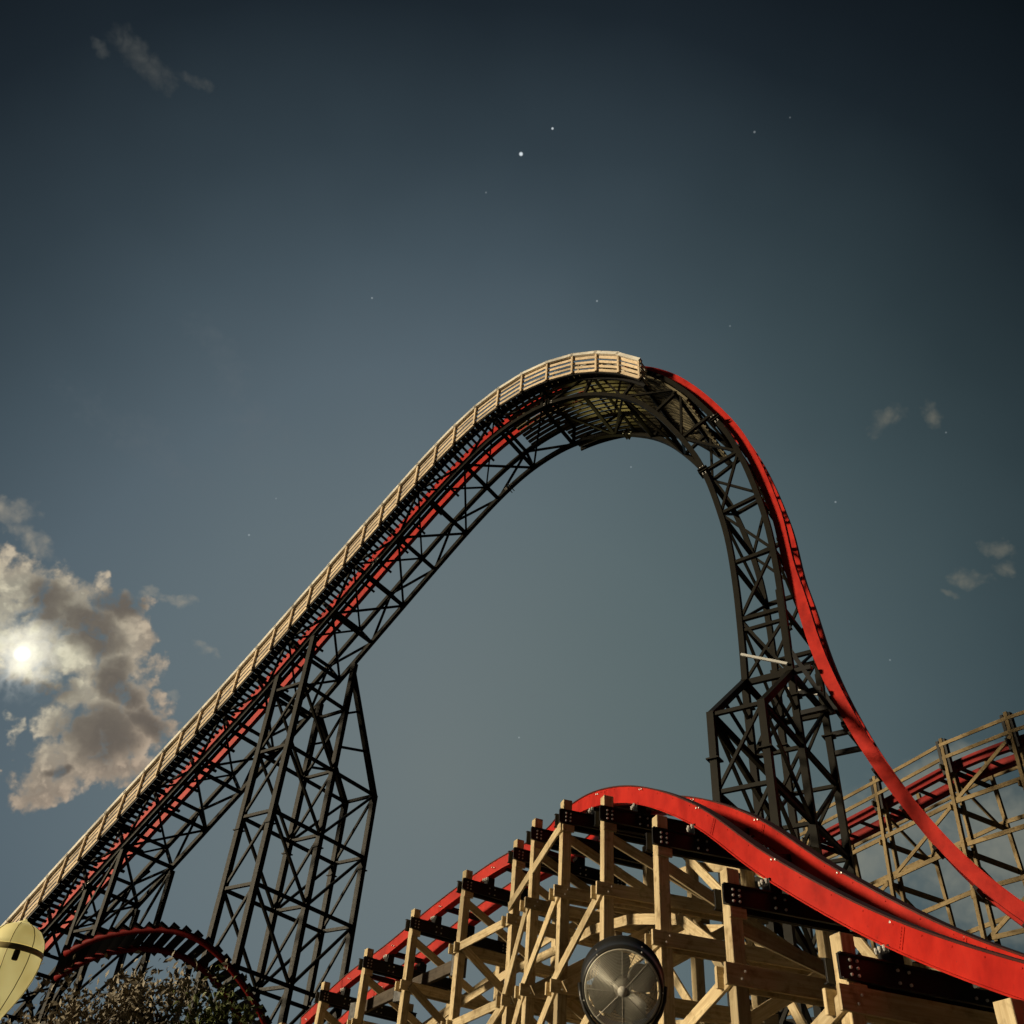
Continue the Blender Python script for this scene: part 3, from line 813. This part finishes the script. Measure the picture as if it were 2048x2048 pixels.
# ================================================================== drum fan
fc = at(1245, 1978, 8.0)
tocam = (EYE - fc).normalized()
fax = (tocam + Vector((0, 0, -.26)) + RT * .0).normalized()
fan = thing('drum_fan', 'round dark drum fan with wire guard in front of the wooden bents', 'fan', (fc.x, fc.y, 0))
r0 = 74 * 8.0 / FPX
hb = MB()
prof = [(r0 * 1.00, .012), (r0 * 1.06, .02), (r0 * 1.10, .0), (r0 * 1.11, -.05), (r0 * 1.12, -.27), (r0 * 1.17, -.285), (r0 * 1.17, -.30), (r0 * 1.10, -.30), (r0 * 1.06, -.28), (r0 * 1.04, -.05), (r0 * 1.0, -.004)]
hb.lathe(fc, fax, prof + [prof[0]], 72, False)
hb.build('housing', DARKPL, fan, smooth=True)
gd = MB()
gd.disc_ring(fc + fax * .022, fax, r0 * 1.0, .0075, 96, 8)
gd.build('guard_rim', WIRE, fan, smooth=True)
gw = MB(); gs = MB()
for k in range(2, 30):
    r_ = r0 * k / 30
    gw.disc_ring(fc + fax * (.03 + .05 * (1 - (k / 30) ** 2)), fax, r_, .0016, 72, 4)
a_ = fax.cross(ZZ).normalized(); b_ = fax.cross(a_)
for k in range(8):
    an = k * pi / 4
    dr = a_ * cos(an) + b_ * sin(an)
    gs.tube([fc + fax * (.03 + .05 * (1 - q_ * q_)) + dr * (r0 * q_) for q_ in (.1, .3, .5, .7, .9, 1.0)], .003, 5)
gw.build('front_guard', WIRE, fan); gs.build('guard_spokes', BLADE, fan)
gk = MB()
for k in range(3, 28, 2):
    gk.disc_ring(fc - fax * .29, fax, r0 * 1.05 * k / 28, .002, 64, 4)
for k in range(8):
    dr = a_ * cos(k * pi / 4 + .3) + b_ * sin(k * pi / 4 + .3)
    gk.tube([fc - fax * .29, fc - fax * .29 + dr * r0 * 1.06], .004, 5)
gk.build('back_guard', DARKPL, fan)
hc = MB(); hc.lathe(fc + fax * .076, fax, [(.0001, .012), (.036, .010), (.042, .002), (.042, -.01)], 28)
hc.build('hub_cap', CAPW, fan, smooth=True)
mo = MB(); mo.lathe(fc - fax * .12, fax, [(.02, .1), (.075, .09), (.085, .03), (.085, -.12), (.05, -.14)], 24); mo.build('motor', BLADE, fan, smooth=True)
for k in range(4):
    an = k * pi / 2 + .35
    R = []
    for q_ in range(7):
        rr = .07 + (r0 * .93 - .07) * q_ / 6
        tw = .75 - .35 * q_ / 6; wdt = .10 + .07 * sin(pi * min(1, q_ / 5))
        dr = a_ * cos(an + .10 * q_ / 6) + b_ * sin(an + .10 * q_ / 6); tt = fax.cross(dr)
        ch = tt * cos(tw) + fax * sin(tw); nm = ch.cross(dr)
        cc = fc - fax * .10 + dr * rr
        R.append([cc + ch * wdt - nm * .003, cc + ch * wdt + nm * .003, cc + nm * .012, cc - ch * wdt + nm * .003, cc - ch * wdt - nm * .003, cc + nm * .004])
    MB().ring_sweep(R).build('blade', BLADE, fan, smooth=True)
sb = MB()
for an in (.3, 1.25, 2.0, 3.1, 4.2, 5.4):
    dr = a_ * cos(an) + b_ * sin(an)
    sb.lathe(fc + dr * (r0 * 1.08) + fax * .012, fax, [(.006, -.01), (.006, .006), (.003, .008)], 8)
    sb.lathe(fc + dr * (r0 * 1.115) - fax * .14, dr, [(.006, -.01), (.006, .006), (.003, .008)], 8)
sb.build('screws', ZINC, fan)
yk = MB()
side = fax.cross(ZZ).normalized()
yp = []
for k in range(13):
    an = pi * k / 12
    yp.append(fc - fax * .14 + side * (r0 * 1.17 * cos(an)) - Vector((0, 0, 1)) * (r0 * 1.35 * sin(an)))
yk.tube(yp, .018, 8); yk.build('yoke', DARKPL, fan, smooth=True)
pb = fc - fax * .14 - ZZ * (r0 * 1.35)
MB().tube([pb, Vector((pb.x, pb.y, .04))], .03, 12).build('pole', DARKPL, fan, smooth=True)
MB().lathe(Vector((pb.x, pb.y, 0)), ZZ, [(.28, 0), (.28, .03), (.05, .07)], 28).build('base_plate', DARKPL, fan)

# ================================================================== floodlight on the ground that lights the underside of the crest
fl = thing('floodlight', 'yellow floodlight standing on the ground below the arch, aimed up at the crest', 'floodlight', P3(-21, H + 4, 0))
fp = P3(-21, H + 4, .7); aim = (P3(-21.3, H + 2.6, 47) - fp).normalized()
MB().box(P3(-21.3, H + 4, .0), P3(-21.3, H + 4, .7), .05, .08).build('bracket', DARKPL, fl)
MB().box(P3(-20.7, H + 4, .0), P3(-20.7, H + 4, .7), .05, .08).build('bracket', DARKPL, fl)
MB().lathe(fp, aim, [(.10, -.30), (.16, -.26), (.24, .10), (.26, .14), (.23, .14), (.15, -.18), (.10, -.2)], 24).build('housing', DARKPL, fl, smooth=True)
fll = bpy.data.lights.new('flood_lamp', 'SPOT'); fll.energy = 95000; fll.color = (1.0, .92, .42); fll.spot_size = radians(7.5); fll.spot_blend = 1.0; fll.shadow_soft_size = .12
flo = bpy.data.objects.new('flood_lamp', fll); COL.objects.link(flo); flo.location = fp + aim * .2
flo.rotation_euler = (-aim).to_track_quat('Z', 'Y').to_euler()
flo.parent = fl; flo.matrix_parent_inverse = fl.matrix_basis.inverted()

# ================================================================== street lamp
lc = at(10, 1946, 6.6)
lamp = thing('street_lamp', 'lit pale yellow acorn globe of a street lamp at the lower left edge', 'street lamp', (lc.x, lc.y, 0))
gl = MB(); RR = .205
gl.lathe(lc, ZZ, [(.07, -.31), (.085, -.28), (.125, -.20), (.165, -.11), (.192, -.02), (RR, .06), (.204, .12), (.196, .155)], 40)
gl.build('globe', gm, lamp, smooth=True)
dm_ = MB(); dm_.lathe(lc, ZZ, [(.199, .158), (.196, .19), (.178, .235), (.14, .285), (.09, .315), (.05, .33)], 40)
dm_.build('globe_dome', gm, lamp, smooth=True)
cl = MB(); cl.disc_ring(lc + ZZ * .157, ZZ, .201, .008, 48, 6)
for z_ in (.10, .19): cl.disc_ring(lc + ZZ * z_, ZZ, .2055 if z_ < .15 else .197, .0025, 48, 5)
cl.build('ring', material('lamp_brass', (.42, .34, .15), .5, .1, .3, col2=(.32, .25, .1)), lamp, smooth=True)
for k in range(8):
    an = 2 * pi * k / 8 + .20; dr = Vector((cos(an), sin(an), 0))
    MB().tube([lc + dr * r_ + ZZ * z_ for (r_, z_) in [(.086, -.28), (.126, -.20), (.166, -.11), (.193, -.02), (.206, .06), (.205, .12), (.200, .158), (.197, .19), (.179, .235), (.141, .285), (.09, .317)]], 0.0032, 5).build('rib', MATS['lamp_brass'], lamp, smooth=True)
vd = -(lc - EYE).normalized(); vd = Vector((vd.x, vd.y, 0)).normalized()
vx = vd.cross(ZZ).normalized()
ht = (vd * cos(.12) + vx * sin(.12) * -1).normalized()
hx = ht.cross(ZZ)
MB().box(lc + ht * .198 + ZZ * .045, lc + ht * .198 + ZZ * .115, .042, .03, ht).build('sensor', BARK, lamp, bevel=.010)
MB().lathe(lc, ZZ, [(.2062, .112), (.2085, .116), (.2045, .150), (.2025, .152)], 48, False).build('band', MATS['lamp_brass'], lamp, smooth=True)
MB().lathe(lc + ZZ * .33, ZZ, [(.05, 0), (.034, .012), (.015, .02), (.012, .03), (.002, .036)], 20).build('finial', gm, lamp, smooth=True)
MB().lathe(Vector((lc.x, lc.y, 0)), ZZ, [(.20, 0), (.20, .12), (.12, .3), (.07, .8), (.05, 1.2), (.045, lc.z - .45), (.09, lc.z - .36), (.075, lc.z - .315)], 24).build('post', POLE, lamp, smooth=True)

# ================================================================== weathered trestle behind the drop, right
btop = [(1470, 1700, 57), (1612, 1628, 54), (1749, 1553, 51), (1882, 1478, 48), (2011, 1425, 45.5), (2140, 1380, 43)]
bt = [at(*b_) for b_ in btop]
blab = ['weathered wooden bent behind the foot of the right tower, left end of the far trestle', 'weathered wooden bent seen between the tower legs at the right',
        'crowded weathered bent with dark post top right where the red drop passes', 'weathered bent with black post cap in clear sky right of the drop',
        'weathered bent at the right edge, highest of the far trestle in view', 'weathered bent just beyond the right edge, end of the far trestle']
bdv = (bt[4] - bt[1]); bdv.z = 0; bdv.normalize()
bcv = Vector((-bdv.y, bdv.x, 0))
if bcv.y < 0: bcv = -bcv
BW = 3.4
for i, P in enumerate(bt):
    b = thing('weathered_bent', blab[i], 'wooden bent', (P.x, P.y, 0), 'weathered bents of the far trestle')
    for o_ in (0, .42, BW):
        pp = P + bcv * o_
        bat = (-1.2 if o_ == 0 else 1.6 if o_ == BW else 0)
        MB().box(pp - ZZ * (0 if o_ in (0, BW) else 1.4), Vector((pp.x, pp.y, 0)) + bcv * bat, .18, .18, bcv).build('post', WOODW, b)
    MB().box(P - ZZ * 1.9 + bdv * -.2, P + ZZ * -.1 + bdv * -.2, .16, .26, bcv).build('black_upright', BLACK2, b)
    MB().box(P - ZZ * 1.9 + bdv * .2, P + ZZ * -.1 + bdv * .2, .12, .22, bcv).build('black_upright', BLACK2, b)
    for k in range(7):
        z = P.z - 1.55 - k * 2.1
        if z < .5: break
        MB().box(Vector((P.x, P.y, z)) - bcv * .4 - bdv * .16, Vector((P.x, P.y, z)) + bcv * (BW + .4) - bdv * .16, .08, .28).build('cross_beam' if k == 0 else 'girt', BLACK2 if k == 0 else WOODW, b)
        if k % 2 == 0: MB().box(Vector((P.x, P.y, z)) - bdv * .22, Vector((P.x, P.y, z - 2.1)) + bcv * BW - bdv * .22, .07, .20).build('diagonal_board', WOODW, b)
    if i + 1 < len(bt):
        P2 = bt[i + 1]
        for (o_, hz, sz_, nm_) in ((-.1, -.35, .17, 'handrail'), (-.1, -1.05, .17, 'handrail'), (BW + .1, -1.0, .16, 'handrail')):
            MB().box(P + bcv * o_ + ZZ * hz, P2 + bcv * o_ + ZZ * hz, .07, sz_).build(nm_, WOODW, b)
        for k in range(5):
            for o_ in (-.15, BW + .15):
                za, zb_ = P.z - 3.4 - k * 2.1, P2.z - 3.4 - k * 2.1
                if za < .5: break
                a_ = Vector((P.x, P.y, za)) + bcv * o_; e_ = Vector((P2.x, P2.y, zb_)) + bcv * o_
                if k % 2 and o_ > 0: continue
                MB().box(a_, e_, .08, .20).build('ledger', WOODW, b)
                if (k + i) % 3 == 0 and o_ < 0: MB().box(a_, e_ + ZZ * 2.1, .07, .18).build('sloping_board', WOODW, b)
far_t = thing('far_red_track', 'dark red track climbing along the weathered trestle behind the drop', 'coaster track', (bt[3].x, bt[3].y, 0))
for o_ in (.75, 2.3):
    A = catmull([P + bcv * o_ - ZZ * 1.25 for P in bt], 1.2)
    R = []
    for p in A: R.append([p - bcv * .14 - ZZ * .24, p + bcv * .14 - ZZ * .24, p + bcv * .14 + ZZ * .24, p - bcv * .14 + ZZ * .24])
    MB().ring_sweep(R).build('rail', REDD, far_t)
A1 = catmull([P + bcv * .75 - ZZ * 1.4 for P in bt], 1.4)
for p in A1: MB().box(p, p + bcv * 1.55, .14, .14).build('tie', BLACK2, far_t)

# ================================================================== small red track low at the left, behind the lift
def z3(x, y): return x / 3.22, 1448 + y / 3.22
up_px = [(420, 1480), (600, 1390), (760, 1350), (900, 1330), (1050, 1325), (1170, 1345), (1300, 1400), (1430, 1510), (1545, 1650), (1645, 1800), (1720, 1960), (1780, 2150)]
lo_px = [(360, 1640), (520, 1540), (680, 1480), (830, 1452), (980, 1450), (1120, 1475), (1245, 1535), (1360, 1625), (1455, 1745), (1540, 1880), (1600, 2020), (1650, 2200)]
sm = thing('low_red_track', 'small dark red track arching over with black sleepers, low behind the lift foot', 'coaster track', (at(300, 1900, 46).x, at(300, 1900, 46).y, 0))
Ua = catmull([at(*z3(*p), 46) for p in up_px], .6); La = catmull([at(*z3(*p), 47.2) for p in lo_px], .6)
for A in (Ua, La):
    MB().tube(A, .16, 8).build('rail', REDD, sm, smooth=True)
for k in range(26):
    f_ = (k + .3) / 26
    a_ = Ua[int(f_ * (len(Ua) - 1))]; b_ = La[int(f_ * (len(La) - 1))]
    d_ = (a_ - b_)
    MB().box(b_ - d_ * .18 + direction(300, 1900) * .25, a_ + d_ * .26 + direction(300, 1900) * .25, .42, .14, direction(300, 1900)).build('sleeper', BLACK2, sm)
for k in (6, 12, 18, 24, 30, 36):
    if k < len(La):
        p_ = La[k]
        MB().box((p_.x, p_.y + .6, p_.z), (p_.x + .2, p_.y + .6, 0), .22, .22).build('column', BLACK, sm)

# ================================================================== trees at the left foot
def tree(base, height, crown_c, crown_r, n, mat, label, name='broadleaf_tree', seed=1, leaf=.34):
    rnd = random.Random(seed)
    t = thing(name, label, 'tree', (base.x, base.y, 0), 'trees at the foot of the lift')
    tk = MB()
    tk.tube([base, base + Vector((.1, .05, height * .3)), base + Vector((-.1, .1, height * .6)), Vector((base.x, base.y, height * .93))], [.28, .22, .15, .05], 10)
    cl_ = []
    for k in range(34):
        while True:
            v = Vector((rnd.uniform(-1, 1), rnd.uniform(-1, 1), rnd.uniform(-1, 1)))
            if .25 < v.length < 1: break
        cpt = crown_c + Vector((v.x * crown_r[0], v.y * crown_r[1], v.z * crown_r[2]))
        cl_.append((cpt, rnd.uniform(.5, 1.15)))
        st = Vector((base.x, base.y, max(height * .25, min(cpt.z - .8, height * .85))))
        md = st.lerp(cpt, .5) + Vector((rnd.uniform(-.2, .2), rnd.uniform(-.2, .2), .15))
        tk.tube([st, md, cpt], [.07, .04, .015], 5)
    tk.build('trunk', BARK, t, smooth=True)
    me = bpy.data.meshes.new('crown'); vs = []; fs = []
    for k in range(n):
        cpt, cr = rnd.choice(cl_)
        v = Vector((rnd.gauss(0, 1), rnd.gauss(0, 1), rnd.gauss(0, .8))) * (cr * .62)
        p = cpt + v
        nrm = Vector((rnd.uniform(-1, 1), rnd.uniform(-1, 1), rnd.uniform(-.3, 1))).normalized()
        a_ = nrm.orthogonal().normalized(); a_.rotate(Matrix.Rotation(rnd.uniform(0, 6.28), 3, nrm)); b_ = nrm.cross(a_)
        sz_ = leaf * rnd.uniform(.55, 1.1); i0 = len(vs)
        vs += [p - a_ * sz_ * .5, p + b_ * sz_ * .24 + nrm * .02, p + a_ * sz_ * .5, p - b_ * sz_ * .24 + nrm * .02]
        fs.append((i0, i0 + 1, i0 + 2, i0 + 3))
    me.from_pydata([tuple(v) for v in vs], [], fs); me.materials.append(mat)
    o = bpy.data.objects.new('crown', me); COL.objects.link(o); o.parent = t; o.matrix_parent_inverse = t.matrix_basis.inverted()
    return t
for (px, py, dep, rx, rz, n, mat, lb, sd_) in [
    (300, 2110, 38, 2.6, 2.9, 4200, LEAF, 'brown-green tree under the small red arch at the bottom left', 3),
    (150, 2115, 36, 2.4, 2.6, 3600, LEAF, 'dark tree between the street lamp and the small red arch', 5),
    (425, 2110, 37, 1.3, 2.2, 2000, LEAFG, 'slim tree with yellow-green leaves at the foot of the left lattice tower', 8)]:
    c_ = at(px, py, dep)
    tree(Vector((c_.x, c_.y, 0)), c_.z + rz * .8, c_, (rx, rx, rz), n, mat, lb, seed=sd_)
